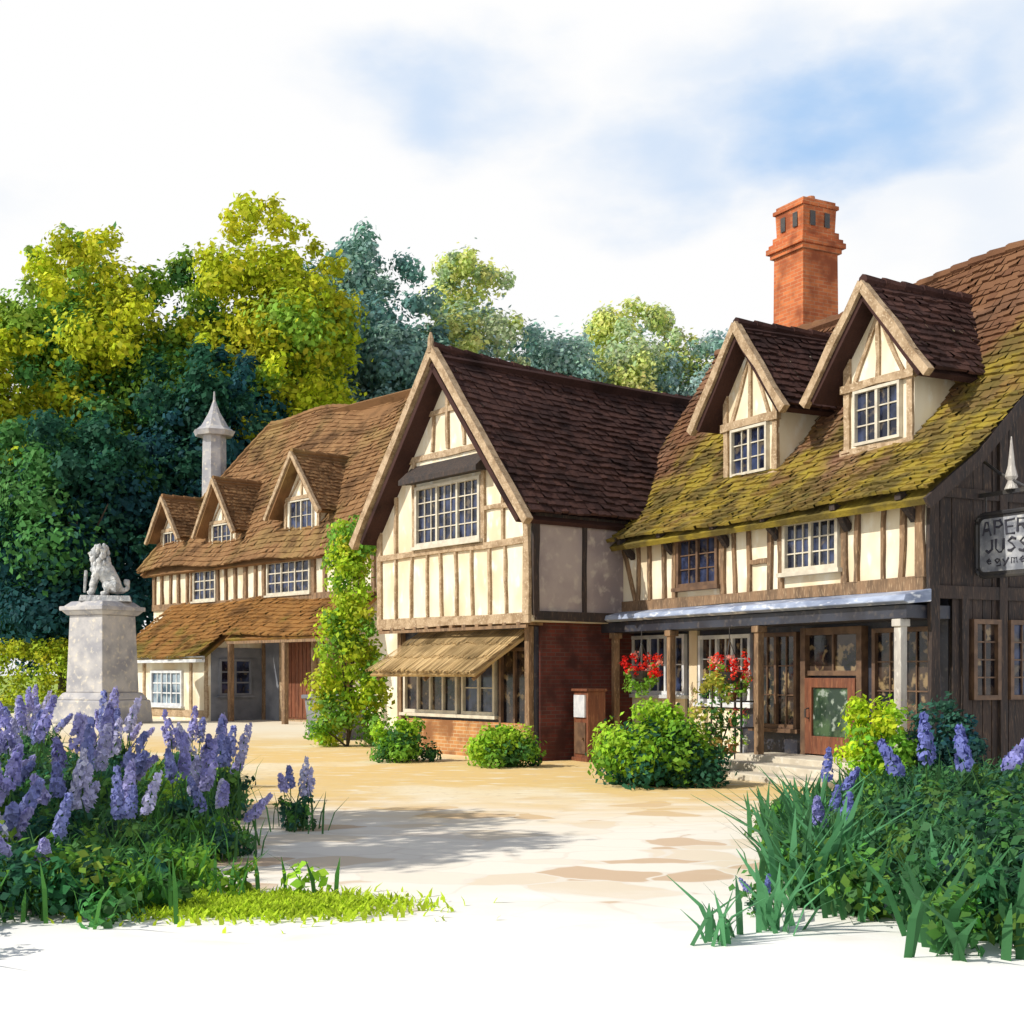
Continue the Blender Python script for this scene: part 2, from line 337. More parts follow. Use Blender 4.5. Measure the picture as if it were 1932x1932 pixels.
# ============================================================ HOUSE R
R=empty('mossy_roofed_house',(1.69,27.4,0),ang(.4706,-.882),'long timber-framed shop with mossy tiled roof and two dormers','house')
LR=9.2
prof=[(-.42,4.26),(.6,4.98),(1.6,5.95),(2.6,7.3),(3.5,8.72)]
b=MB(); b.prism([(0,0,2.9),(0,0,4.38),(0,.6,4.75),(0,1.6,5.7),(0,2.6,7.0),(0,3.5,8.4),(0,7,4.4),(0,7,2.9)],(LR,0,0)); b.obj('wall',['plaster'],R)
b=MB(); b.box(.02,LR-.05,.5,6.8,0,2.9); b.obj('ground_floor_wall',['shopwood'],R)
polys=[]
xl,xr=-.45,LR+.45
for i in range(4):
    (y0,z0),(y1,z1)=prof[i],prof[i+1]; polys.append([(xl,y0,z0),(xr,y0,z0),(xr,y1,z1),(xl,y1,z1)])
polys.append([(xl,3.5,8.72),(xr,3.5,8.72),(xr,7.4,4.2),(xl,7.4,4.2)])
roof_part('roof',polys,'roof_moss',R,.16,.16,ridge=[((xl,3.5,8.75),(xr,3.5,8.75))],warp=.055,lift=.035,rag=.035)
dormer(R,3.9,1.0,5.32,.78,6.42,8.1,1.3,3.25,'roof_dark',wtop=6.25)
dormer(R,7.2,1.0,5.40,.78,6.38,8.0,1.34,3.2,'roof_dark',wtop=6.36)
B=[((0,3.02),(LR,3.02),.2),((0,4.28),(LR,4.28),.15),((.08,3.1),(.08,4.25),.16),((LR-.08,3.1),(LR-.08,4.25),.17),((1.15,4.2),(1.6,3.12),.1)]
for x in (1.7,2.1,2.6,4.75,5.15,5.7,7.8,8.35,8.75): B.append(((x,3.1),(x+random.uniform(-.05,.05),4.22),random.uniform(.07,.11)))
for x in (2.93,4.4,5.98,7.52): B.append(((x,3.1),(x,4.22),.12))
B.append(((5.2,3.6),(5.65,3.6),.08))
house_frame(R,B,'timber')
window(R,(0,0,0),(1,0,0),(0,-1,0),3.05,4.3,3.28,4.2,2,2,3,mats=('frame_brown','glass'))
window(R,(0,0,0),(1,0,0),(0,-1,0),6.08,7.42,3.36,4.2,2,3,3,mats=('frame','glass'))
for x in (1.5,2.85,4.5,5.9,7.6,9.0):
    b=MB()
    b.beam((0,3.95),(-.32,4.3),.1,.06,(x,0,0),(0,1,0),(1,0,0),base=-.06)
    b.beam((.05,4.26),(-.36,4.26),.09,.06,(x,0,0),(0,1,0),(1,0,0),base=-.058)
    b.obj('eaves_bracket',['timber_dark'],R)
b=MB(); b.prism([(-.05,.02,2.93),(-.05,-.5,2.83),(-.05,-.53,2.74),(-.05,-.44,2.70),(-.05,.02,2.74)],(LR+.15,0,0)); b.obj('canopy',['lead'],R,bev=.015)
b=MB(); b.box(0,LR,-.38,.49,2.5,2.69); b.obj('canopy_soffit',['shopwood'],R)
for x in (1.3,3.2,5.75,9.0):
    w_=.055 if x<9 else .07
    b=MB(); b.box(x-w_,x+w_,-.36,-.23,.06,2.5); b.box(x-.1,x+.1,-.4,-.18,0,.1); b.box(x-.09,x+.09,-.39,-.19,2.38,2.49)
    b.obj('canopy_post',['post_grey' if x==9.0 else 'timber'],R,bev=.01)
b=MB(); b.box(.1,2.6,.44,.5,0,1.22); b.box(2.75,3.0,.43,.5,0,2.5); b.box(3.0,4.3,.44,.5,0,1.05); b.obj('stall_riser',['plaster'],R)
window(R,(0,.5,0),(1,0,0),(0,-1,0),.1,2.6,1.28,2.45,4,2,2,mats=('white','glass'),name='shop_window')
window(R,(0,.5,0),(1,0,0),(0,-1,0),3.05,4.6,1.15,2.4,3,2,3,mats=('white','glass_warm'),name='shop_window')
window(R,(0,.5,0),(1,0,0),(0,-1,0),4.7,5.85,.75,2.4,2,2,3,mats=('frame_brown','glass_warm'),name='shop_window')
window(R,(0,.5,0),(1,0,0),(0,-1,0),7.65,8.9,.9,2.4,2,2,3,mats=('frame_brown','glass_warm'),name='shop_window')
b=MB(); b.box(6.02,6.14,.36,.5,.34,2.45); b.box(7.36,7.48,.36,.5,.34,2.45); b.box(6.14,7.36,.37,.5,2.33,2.45); b.box(6.14,7.36,.41,.46,1.66,1.74); b.box(6.73,6.77,.42,.46,1.74,2.33)
b.box(6.14,7.36,.46,.49,1.74,2.33,1)
do=b.obj('door',['frame_brown','glass_warm'],R)
b=MB(); b.box(6.15,6.32,.34,.4,.36,1.62);b.box(7.18,7.35,.34,.4,.36,1.62);b.box(6.32,7.18,.34,.4,1.46,1.62);b.box(6.32,7.18,.34,.4,.36,.66);b.box(6.32,7.18,.38,.4,.66,1.46,1)
b.obj('half_door',['door','glass_green'],do,bev=.008)
b=MB(); b.tube([(6.26,.33,.95),(6.26,.26,.97),(6.26,.26,1.1),(6.26,.33,1.12)],.014,6); b.obj('handle',['metal'],do)
b=MB(); b.box(5.3,8.5,-1.35,-.9,0,.12); b.box(5.3,8.5,-.9,-.45,0,.24); b.box(5.3,8.5,-.45,.36,0,.34); b.obj('step',['stone_pale'],R,bev=.02)
b=MB()
y=0.03
while y<6.9:
    w=random.uniform(.16,.26); zt= 4.3 if y<.1 else min(8.1,4.3+ (y if y<3.5 else 7-y)*1.05)
    d=random.uniform(.02,.045); b.box(LR+.001,LR+d,y,y+w-.012,2.95,zt); b.box(LR-.04,LR+d*.8,max(y,.5),max(y,.5)+w-.012,0,2.85); y+=w
b.obj('weatherboard_wall',['timber_dark'],R)
house_frame(R,[((.1,0),(.1,4.3),.2),((0,2.9),(6.8,2.9),.2),((1.5,0),(1.5,5.3),.16),((2.3,0),(2.3,6),.14),((0.2,4.35),(3,4.35),.14),((.7,0),(.7,2.85),.12)],'timber_dark',(LR+.04,0,0),(0,1,0),(1,0,0),name='end_timber_frame')
window(R,(LR+.04,0,0),(0,1,0),(1,0,0),.85,1.42,1.3,2.5,1,2,4,mats=('frame_brown','glass_warm'),sill=False)
window(R,(LR+.04,0,0),(0,1,0),(1,0,0),1.62,2.2,1.3,2.5,1,2,4,mats=('frame_brown','glass'),sill=False)
g=MB(); O=(xr,0,0)
for i in range(4):
    g.beam((prof[i][0],prof[i][1]-.16),(prof[i+1][0]+.03,prof[i+1][1]-.13),.16,.02,O,(0,1,0),(1,0,0),base=-.04,seg=2,jit=.003)
g.obj('bargeboard',['timber_dark'],R)
b=MB(); cx,cy=1.93,3.98; s=.46
b.frustum(cx,cy,7.2,10.35,s+.02,s)
for z0,z1,k in ((10.35,10.45,.52),(10.45,10.56,.58),(10.56,10.64,.54),(10.64,10.78,.48),(11.26,11.34,.48),(11.34,11.42,.43)): b.frustum(cx,cy,z0,z1,k,k)
b.frustum(cx,cy,10.78,11.26,.42,.44)
for i in (-1,1):
    b.box(cx+i*.19-.07,cx+i*.19+.07,cy-.452,cy-.44,10.86,11.16,1); b.box(cx+.44,cx+.452,cy+i*.19-.07,cy+i*.19+.07,10.86,11.16,1)
    b.tube([(cx+i*.16,cy,11.42),(cx+i*.16,cy,11.56)],[.1,.085],10,2)
b.obj('chimney',['brick_orange','metal','terracotta'],R,bev=.012)

# ============================================================ HOUSE L
Lh=empty('long_tiled_house',(-14.74,54.5,0),ang(.6714,-.7411),'long two-storey timber-framed range with brown tiled roof and dormers','house')
LL=16.5
b=MB(); b.box(0,LL,0,8.4,0,6.0); b.obj('wall',['plaster'],Lh)
ez=5.8; rz=12.2
def lsag(p): return .22*math.sin(max(0,min(1,(p.x-2.3)/14.2))*math.pi)*max(0,min(1,(p.z-8)/4)) + .12*math.sin(p.x*.8)*max(0,min(1,(p.z-9)/3))
roof_part('roof',[[(-.5,-.45,ez),(LL,-.45,ez),(LL,4.2,rz),(2.3,4.2,rz)],[(-.5,8.9,ez),(2.3,4.2,rz),(LL,4.2,rz),(LL,8.9,ez)],[(-.5,-.45,ez),(2.3,4.2,rz),(-.5,8.9,ez)]],
   'roof_brown',Lh,.25,.22,lift=.045,warp=.08,sag=lsag,ridge=[((2.3,4.2,rz+.05),(LL,4.2,rz+.05)),((-.5,-.45,ez+.05),(2.3,4.2,rz+.05))])
b=MB(); b.prism([(LL,-.3,5.9),(LL,4.2,11.7),(LL,8.7,5.9)],(-.3,0,0)); b.obj('gable_wall',['plaster'],Lh)
B=[((0,4.35),(LL,4.35),.26),((0,5.75),(LL,5.75),.22)]
for x in (.12,.8,1.5,2.2,2.9,3.25,5.3,5.9,6.6,7.3,8.0,8.6,11.8,12.5,13.2,13.9,14.6,15.3): B.append(((x,4.35),(x+random.uniform(-.06,.06),5.75),random.uniform(.12,.2)))
for x in (8.6,9.9,12.4,13.6): B.append(((x,0),(x,4.3),.2))
house_frame(Lh,B,'timber',t=.08)
window(Lh,(0,0,0),(1,0,0),(0,-1,0),3.4,5.15,4.5,5.7,2,2,3,fw=.08,bar=.04,mats=('frame','glass'))
window(Lh,(0,0,0),(1,0,0),(0,-1,0),8.8,11.6,4.5,5.7,3,2,3,fw=.08,bar=.04,mats=('frame','glass'))
for cx,hw,ezz,az_,rh,z0 in ((.9,.9,7.15,8.85,1.3,6.1),(5.0,1.05,7.1,9.15,1.45,6.0),(10.5,1.1,7.35,9.5,1.65,6.15)):
    dormer(Lh,cx,.35,z0,hw,ezz,az_,rh,2.3,'roof_brown',2,2,3,over=.45)
bx0,bx1,bp=2.0,8.4,-2.2
b=MB(); b.prism([(bx0,0,0),(bx0,bp,0),(bx0,bp,2.45),(bx0,0,4.1)],(bx1-bx0,0,0)); b.obj('bay_wall',['plaster'],Lh)
roof_part('bay_roof',[[(bx0-.3,bp-.5,2.3),(bx1+.3,bp-.5,2.3),(bx1+.3,-.02,4.4),(bx0-.3,-.02,4.4)]],'roof_pent',Lh,.24,.22,lift=.045,warp=.05)
b=MB(); b.box(bx0-.3,bx1+.3,bp-.42,bp-.3,2.08,2.3); b.obj('bay_fascia',['white'],Lh)
window(Lh,(0,bp,0),(1,0,0),(0,-1,0),4.2,6.6,.5,1.8,3,2,3,mats=('white','glass_light'),fw=.1,bar=.05)
house_frame(Lh,[((bx0,.25),(bx1,.25),.25),((bx1-.1,.2),(bx1-.1,2.3),.22),((bx0+.1,.2),(bx0+.1,2.3),.22),((3.6,.3),(3.6,2.1),.15),((7.2,.3),(7.2,2.1),.15)],'timber_pale',(0,bp,0),name='bay_timber_frame')
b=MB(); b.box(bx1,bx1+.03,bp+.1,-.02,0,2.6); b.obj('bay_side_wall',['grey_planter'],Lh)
window(Lh,(bx1+.03,0,0),(0,1,0),(1,0,0),-1.8,-.5,.9,2.2,2,1,3,fw=.08,bar=.05,mats=('grey_planter','glass'))
roof_part('porch_roof',[[(8.9,-1.9,2.95),(15.5,-1.9,2.95),(15.5,-.02,4.35),(8.6,-.02,4.35)]],'roof_pent',Lh,.24,.22,lift=.045,warp=.05)
b=MB(); b.box(8.95,15.4,-1.8,-1.7,2.72,2.92)
for x in (9.1,12.6,15.2): b.box(x-.09,x+.09,-1.78,-1.62,0,2.72)
b.obj('porch_frame',['timber'],Lh)
b=MB(); b.box(10.0,12.0,-.12,0,0,3.0); b.box(10.15,11.85,-.17,-.12,.1,2.85,1)
for i in range(7): b.box(10.2+i*.235,10.2+i*.235+.2,-.2,-.17,.15,2.8,1)
b.box(9.93,10.07,-.24,-.12,0,3.05);b.box(11.93,12.07,-.24,-.12,0,3.05)
b.obj('door',['timber_pale','door'],Lh)
b=MB(); b.box(13,13.9,-.1,0,0,2.7,0); b.obj('side_door',['door'],Lh)
b=MB(); b.box(8.42,9.6,-.05,0,0,3.9); b.obj('dark_wall_panel',['grey_planter'],Lh)  # grey panel laid over the plaster between bay and door
b=MB(); cx,cy=.35,2.6
b.tube([(cx,cy,6.0),(cx,cy,11.7)],[.58,.50],8); b.tube([(cx,cy,11.7),(cx,cy,11.9)],[.8,.9],8)
b.tube([(cx,cy,11.9),(cx,cy,12.1),(cx,cy,12.7),(cx,cy,13.2)],[.85,.6,.25,.06],8); b.tube([(cx,cy,13.1),(cx,cy,13.6)],[.06,.03],6)
b.obj('chimney',['stone'],Lh)

# ============================================================ foliage tools
def quads_mesh(name,co,colr,mat,parent=None):
    n=len(co)//4; me=bpy.data.meshes.new(name)
    me.vertices.add(len(co)); me.vertices.foreach_set('co',co.astype(np.float32).ravel())
    me.loops.add(4*n); me.loops.foreach_set('vertex_index',np.arange(4*n,dtype=np.int32))
    me.polygons.add(n); me.polygons.foreach_set('loop_start',np.arange(0,4*n,4,dtype=np.int32))
    me.update(calc_edges=True)
    at=me.attributes.new('tint','FLOAT_COLOR','POINT'); c4=np.ones((4*n,4),np.float32); c4[:,:3]=np.repeat(colr,4,axis=0)
    at.data.foreach_set('color',c4.ravel()); me.materials.append(M[mat]); me.validate()
    o=bpy.data.objects.new(name,me); col.objects.link(o)
    if parent: o.parent=parent
    return o
def leaf_quads(pos,nrm,size,aspect=.65):
    n=len(pos); nrm=nrm/np.linalg.norm(nrm,axis=1,keepdims=True)
    r=rng.normal(size=(n,3)); t=np.cross(nrm,r); t/=np.linalg.norm(t,axis=1,keepdims=True)+1e-9; w=np.cross(nrm,t)
    s=size*rng.uniform(.6,1.4,(n,1))
    co=np.empty((n,4,3)); co[:,0]=pos-t*s*.5; co[:,1]=pos+w*s*aspect*.5+nrm*s*.08; co[:,2]=pos+t*s*.5; co[:,3]=pos-w*s*aspect*.5+nrm*s*.08
    return co.reshape(-1,3)
def cloud(clumps,density,size,var=(.7,1.35),spread=.14):
    P=[];C=[]
    for (c,r,colr) in clumps:
        r=np.array(r if hasattr(r,'__len__') else (r,r,r)); n=max(20,int(density*(r.prod()**(2/3))))
        d=rng.normal(size=(n,3)); d/=np.linalg.norm(d,axis=1,keepdims=True)
        rad=rng.uniform(0,1,(n,1))**.4*(1+spread*rng.normal(size=(n,1)))
        p=np.array(c)+d*rad*r; nr=d+rng.normal(size=(n,3))*.5+np.array((-.25,-.1,.3))
        P.append(leaf_quads(p,nr,size)); C.append(np.array(colr)*rng.uniform(var[0],var[1],(n,1))*(1+rng.normal(size=(n,3))*.05))
    return np.concatenate(P),np.clip(np.concatenate(C),0.004,1)
YG=(.54,.58,.03); LG=(.25,.41,.05); MG=(.09,.25,.07); DG=(.03,.12,.07); TEAL=(.022,.10,.115); HY=(.66,.70,.24)
def jitc(c,k=.15):
    q=random.uniform(1-k,1+k); return tuple(max(.004,x*q*(1+random.uniform(-k*.4,k*.4))) for x in c)
def tree(x,y,top,r,base,pal,label,nclump=60,size=.33,dens=250,airy=False,patchy=.55):
    T=empty('tree',(x,y,0),0,label,'tree')
    t=MB(); h=top
    t.tube([(0,0,-.1),(.1,0,h*.25),(-.1,.1,h*.5),(.05,0,h*.85)],[r*.09,r*.07,r*.05,.04],9)
    for i in range(8):
        a=random.uniform(0,6.28); z=random.uniform(.3,.6)*h; q=random.uniform(.4,.7)*r
        t.tube([(0,0,z),(math.cos(a)*q*.5,math.sin(a)*q*.5,z+q*.4),(math.cos(a)*q,math.sin(a)*q,z+q*.95)],[r*.04,r*.025,.02],6)
    t.obj('trunk',['bark'],T,smooth=True)
    cl=[]; zc=(top+base)/2; rzz=(top-base)/2
    lo,hi=(.14,.24) if airy else (.2,.38)
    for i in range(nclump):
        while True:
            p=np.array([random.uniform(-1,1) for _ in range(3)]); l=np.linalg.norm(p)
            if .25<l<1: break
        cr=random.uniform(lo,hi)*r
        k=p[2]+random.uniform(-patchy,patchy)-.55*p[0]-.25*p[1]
        c=pal[0] if k>.5 else pal[1] if k>.0 else pal[2] if k>-.55 else pal[3]  # sunlight painted into clump colours: brighter on top and sunward side, darker opposite
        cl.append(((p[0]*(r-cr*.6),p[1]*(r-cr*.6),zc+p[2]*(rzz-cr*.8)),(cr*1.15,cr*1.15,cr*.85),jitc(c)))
    if not airy:
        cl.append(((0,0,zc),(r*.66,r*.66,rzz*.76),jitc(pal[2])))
        for i in range(nclump):
            a=random.uniform(0,6.28); e=random.uniform(-.6,1.45); q=random.uniform(.86,1.0)
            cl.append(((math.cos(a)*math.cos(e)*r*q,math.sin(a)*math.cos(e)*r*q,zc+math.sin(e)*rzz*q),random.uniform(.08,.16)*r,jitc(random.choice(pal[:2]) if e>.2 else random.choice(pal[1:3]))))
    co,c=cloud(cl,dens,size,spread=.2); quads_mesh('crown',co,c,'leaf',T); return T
G3=(YG,YG,LG,MG); HZb=((.40,.56,.50),(.33,.49,.46),(.26,.42,.41),(.18,.34,.34)); HZd=((.26,.42,.36),(.17,.33,.30),(.11,.25,.25),(.05,.17,.18))  # HZ palettes: distance haze painted into the leaf colour
H1=(HY,(.50,.60,.34),(.33,.48,.44),(.27,.42,.41))  # yellow-topped palette with the same haze painted into its paler greens
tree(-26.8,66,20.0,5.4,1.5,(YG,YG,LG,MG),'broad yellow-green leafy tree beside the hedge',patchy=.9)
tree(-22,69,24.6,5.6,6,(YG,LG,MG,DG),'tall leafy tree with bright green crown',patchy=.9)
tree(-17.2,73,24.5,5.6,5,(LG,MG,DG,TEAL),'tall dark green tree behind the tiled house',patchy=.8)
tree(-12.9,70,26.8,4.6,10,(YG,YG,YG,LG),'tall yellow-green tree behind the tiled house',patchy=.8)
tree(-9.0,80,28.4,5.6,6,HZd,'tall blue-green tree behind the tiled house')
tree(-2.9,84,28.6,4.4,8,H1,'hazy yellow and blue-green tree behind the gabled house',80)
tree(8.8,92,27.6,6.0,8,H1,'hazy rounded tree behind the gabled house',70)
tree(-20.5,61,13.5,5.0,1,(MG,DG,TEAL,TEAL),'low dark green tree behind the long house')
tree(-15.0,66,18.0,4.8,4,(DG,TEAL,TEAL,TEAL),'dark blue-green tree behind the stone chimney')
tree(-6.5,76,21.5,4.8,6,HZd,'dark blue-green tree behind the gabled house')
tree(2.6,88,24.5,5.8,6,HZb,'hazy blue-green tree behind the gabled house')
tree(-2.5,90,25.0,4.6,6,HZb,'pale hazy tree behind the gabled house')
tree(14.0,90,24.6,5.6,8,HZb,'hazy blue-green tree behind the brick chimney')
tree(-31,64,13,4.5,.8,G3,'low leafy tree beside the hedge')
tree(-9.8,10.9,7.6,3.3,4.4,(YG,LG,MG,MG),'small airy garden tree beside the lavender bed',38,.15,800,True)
def shrub(name,x,y,clumps,dens,size,label,cat='bush',stem=True,group=None,rz=0):
    S=empty(name,(x,y,0),rz,label,cat,group)
    if stem:
        t=MB()
        for i in range(6):
            c=random.choice(clumps)[0]; t.tube([(0,0,-.02),(c[0]*.4,c[1]*.4,c[2]*.5),(c[0]*.8,c[1]*.8,c[2])],[.03,.02,.008],5)
        t.obj('stem',['bark'],S)
    co,c=cloud(clumps,dens,size); quads_mesh('leaves',co,c,'leaf',S); return S
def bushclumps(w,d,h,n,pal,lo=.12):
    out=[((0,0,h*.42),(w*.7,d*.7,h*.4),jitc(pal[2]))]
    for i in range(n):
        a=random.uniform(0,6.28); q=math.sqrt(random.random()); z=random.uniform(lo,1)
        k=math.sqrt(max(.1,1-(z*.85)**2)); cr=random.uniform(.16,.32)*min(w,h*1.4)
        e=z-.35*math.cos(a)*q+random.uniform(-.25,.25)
        c=pal[0] if e>.62 else pal[1] if e>.35 else pal[2] if e>.1 else pal[3]  # brighter greens upward and sunward, so lit and shaded sides are painted in
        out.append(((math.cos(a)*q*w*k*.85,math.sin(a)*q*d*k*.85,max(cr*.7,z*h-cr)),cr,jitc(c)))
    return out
hc=[((0,0,1.5),(8.2,.6,1.5),(.42,.5,.03))]
for i in range(260):
    top=random.random()<.5
    hc.append(((random.uniform(-8.5,8.5),random.uniform(-.55,.55) if top else -.55,2.75+random.uniform(-.05,.05) if top else random.uniform(.4,2.8)),random.uniform(.38,.5),jitc(random.choice(((.58,.62,.04),(.50,.58,.04),(.38,.5,.04))))))
shrub('hedge',-26.5,57.5,hc,420,.16,'bright yellow-green clipped garden hedge','hedge',stem=False)
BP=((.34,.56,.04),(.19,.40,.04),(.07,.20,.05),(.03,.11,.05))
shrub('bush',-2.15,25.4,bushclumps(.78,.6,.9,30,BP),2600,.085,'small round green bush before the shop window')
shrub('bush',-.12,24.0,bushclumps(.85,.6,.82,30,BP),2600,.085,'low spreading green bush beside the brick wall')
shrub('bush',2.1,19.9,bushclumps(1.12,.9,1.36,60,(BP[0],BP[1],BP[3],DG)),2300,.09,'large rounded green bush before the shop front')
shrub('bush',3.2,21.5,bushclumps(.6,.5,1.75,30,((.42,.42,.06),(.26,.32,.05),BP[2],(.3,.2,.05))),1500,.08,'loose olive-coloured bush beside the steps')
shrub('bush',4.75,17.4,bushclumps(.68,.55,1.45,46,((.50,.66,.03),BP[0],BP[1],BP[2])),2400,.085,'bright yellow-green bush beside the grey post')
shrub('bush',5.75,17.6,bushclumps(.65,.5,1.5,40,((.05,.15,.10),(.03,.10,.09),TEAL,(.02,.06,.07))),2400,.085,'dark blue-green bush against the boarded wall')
vc=[]
for i in range(150):
    z=random.uniform(.15,5.1); w=.66-.05*z+ (.15 if z<2.6 else 0)
    vc.append(((random.uniform(-w,w)+.12*(z/5),random.uniform(-.4,.4),z),random.uniform(.2,.38),jitc(random.choice(((.48,.62,.03),(.38,.56,.04),(.18,.38,.05),(.55,.62,.05))))))
shrub('climbing_plant',-3.8,30.6,vc,900,.12,'tall bright green climber on the corner of the gabled house','plant')

P=empty('planter',(-4.5,34,0),-.6,'grey square planter box beneath the green climber','planter')
b=MB(); b.frustum(0,0,0,1.05,.5,.58); b.frustum(0,0,1.05,1.15,.64,.64); b.obj('box',['grey_planter'],P,bev=.02)
Kb=empty('ticket_cabinet',(1.5,25.6,0),ang(.4706,-.882),'russet wooden cabinet with white notice panel beside brick wall','cabinet')
b=MB(); b.box(-.26,.26,-.2,.2,.05,1.35); b.box(-.3,.3,-.24,.24,0,.08); b.box(-.3,.3,-.25,.22,1.35,1.4); b.obj('body',['door'],Kb,bev=.01)
b=MB(); b.box(-.2,.2,-.24,-.2,.85,1.28); b.obj('notice_panel',['white'],Kb)
b=MB(); b.box(-.2,.2,-.225,-.2,.15,.75); b.tube([(.14,-.23,.45),(.14,-.27,.45)],.02,8); b.obj('door',['frame_brown'],Kb)

def RW(x,y,z): return (1.69+.4706*x+.882*y,27.4-.882*x+.4706*y,z)
def basket(p,label):
    H=empty('hanging_basket',p,0,label,'flower basket','hanging flower baskets')
    t=MB()
    for a in range(3):
        aa=a*2.09; t.tube([(math.cos(aa)*.2,math.sin(aa)*.2,0),(0,0,.55),(0,0,.62)],.008,5)
    t.tube([(0,0,.6),(0,0,2.5-p[2])],.008,5)
    t.tube([(0,0,-.2),(0,0,-.14),(0,0,0)],[.08,.17,.22],12); t.obj('basket',['metal'],H)
    co,c=cloud([((random.uniform(-.26,.26),random.uniform(-.26,.26),random.uniform(-.4,.12)),.13,jitc(BP[1])) for _ in range(16)],2200,.06); quads_mesh('leaves',co,c,'leaf',H)
    co,c=cloud([((random.uniform(-.34,.34),random.uniform(-.34,.34),random.uniform(-.12,.3)),.075,jitc(random.choice(((.75,.02,.015),(.75,.02,.015),(.8,.06,.03),(.8,.28,.22))))) for _ in range(34)],4200,.055); quads_mesh('flower',co,c,'petal',H)
basket(RW(2.45,-.45,1.74),'hanging basket of red geraniums under the canopy')
basket(RW(5.15,-.45,1.72),'hanging basket of red and pink flowers under the canopy')
st=empty('plant_stand',RW(5.0,-.15,0),ang(.4706,-.882),'tall iron plant stand holding small pots','plant stand')
b=MB()
for x in (-.28,.28):
    for y in (-.15,.15): b.box(x-.015,x+.015,y-.015,y+.015,0,1.55)
for z in (.3,.75,1.2): b.box(-.28,.28,-.15,.15,z,z+.025)
b.obj('frame',['metal'],st)
for z in (.325,.775,1.225):
    for x in (-.16,.14):
        p=Vector(RW(5.0+x,-.15,z)); f=empty('potted_plant',p,0,'small potted plant standing on the iron stand','potted plant','potted plants on the stand')
        b=MB(); b.tube([(0,0,.001),(0,0,.12),(0,0,.14)],[.055,.08,.085],12); b.obj('pot',['terracotta' if x<0 else 'white'],f)
        co,c=cloud([((0,0,.2),.11,jitc(BP[0])),((.04,0,.26),.08,jitc((.6,.12,.1) if z>.5 else (.6,.55,.5)))],3000,.05); quads_mesh('leaves',co,c,'leaf',f)
# hanging sign with rough brushed lettering
sg=empty('hanging_sign',RW(9.26,1.0,3.12),ang(.4706,-.882),'dark-framed painted signboard hanging from an iron bracket','sign')
def rrect(x0,x1,z0,z1,r,y0,y1):
    pts=[]
    for cx,cz,a0 in ((x1-r,z1-r,0),(x0+r,z1-r,90),(x0+r,z0+r,180),(x1-r,z0+r,270)):
        for i in range(5):
            a=math.radians(a0+i*22.5); pts.append((cx+r*math.cos(a),y0,cz+r*math.sin(a)))
    return pts,(0,y1-y0,0)
b=MB(); p_,o_=rrect(0,1.3,0,.92,.14,-.03,.03); b.prism(p_,o_); b.obj('board',['metal'],sg)
b=MB(); p_,o_=rrect(.07,1.23,.07,.85,.09,-.036,-.03); b.prism(p_,o_); b.obj('painted_face',['signface'],sg)
b=MB(); p_,_o=rrect(0,1.3,0,.92,.14,-.03,.03); b.tube([(x,-.03,z) for x,y,z in p_]+[(p_[0][0],-.03,p_[0][2])],.032,6); b.obj('frame',['metal'],sg)
b=MB(); b.box(-.2,1.5,-.02,.02,1.18,1.24); b.tube([(.15,0,.92),(.15,0,1.2)],.014,6); b.tube([(1.15,0,.92),(1.15,0,1.2)],.014,6)
b.tube([(-.15,0,1.9),(.4,0,1.5),(.9,0,1.23)],.025,6); b.obj('bracket',['metal'],sg)
b=MB(); b.tube([(.62,0,1.24),(.62,0,1.36),(.62,0,1.42),(.62,0,1.58),(.62,0,2.0)],[.1,.05,.09,.05,.008],8); b.obj('finial',['post_grey'],sg)
b=MB()
def stroke(pts,r=.026):
    b.tube([(x+random.uniform(-.01,.01),-.04,z+random.uniform(-.01,.01)) for x,z in pts],[r*random.uniform(.5,1.3) for _ in pts],6)
def glyph(ch,x,z,w,h,r):
    G={'A':[[(0,0),(.35,1),(.6,1),(1,0)],[(.2,.4),(.8,.45)]],'P':[[(0,0),(.05,1),(.7,1),(.9,.7),(.6,.45),(0,.5)]],'U':[[(0,1),(0,.3),(.3,0),(.7,0),(1,.3),(1,1)]],
       'E':[[(1,1),(0,1),(0,0),(1,0)],[(0,.5),(.8,.5)]],'S':[[(1,.9),(.5,1),(.05,.75),(.5,.5),(.95,.25),(.5,0),(0,.1)]],'J':[[(.9,1),(.9,.25),(.5,0),(.1,.2)]],
       'R':[[(0,0),(0,1),(.8,.95),(.9,.6),(0,.5)],[(.4,.5),(1,0)]],
       'g':[[(1,.7),(.5,.8),(.1,.5),(.5,.2),(1,.5),(1,-.2),(.3,-.3)]],'e':[[(.1,.45),(.9,.5),(.6,.8),(.1,.5),(.4,.1),(.9,.15)]],'m':[[(0,0),(0,.7),(.5,.6),(.5,0)],[(.5,.6),(1,.7),(1,0)]],'y':[[(0,.7),(.4,.1)],[(1,.7),(.1,-.4)]]}
    for s in G[ch]: stroke([(x+a*w,z+c*h) for a,c in s],r)
for i,ch in enumerate('APERS'): glyph(ch,.13+i*.215,.60+.01*(i%2),.15,.2,.02)
for i,ch in enumerate('JUSS'): glyph(ch,.17+i*.21,.35-.01*(i%2),.14,.19,.02)
for i,ch in enumerate('egyme'): glyph(ch,.2+i*.15,.17,.1,.11,.011)
b.obj('lettering',['ink'],sg)

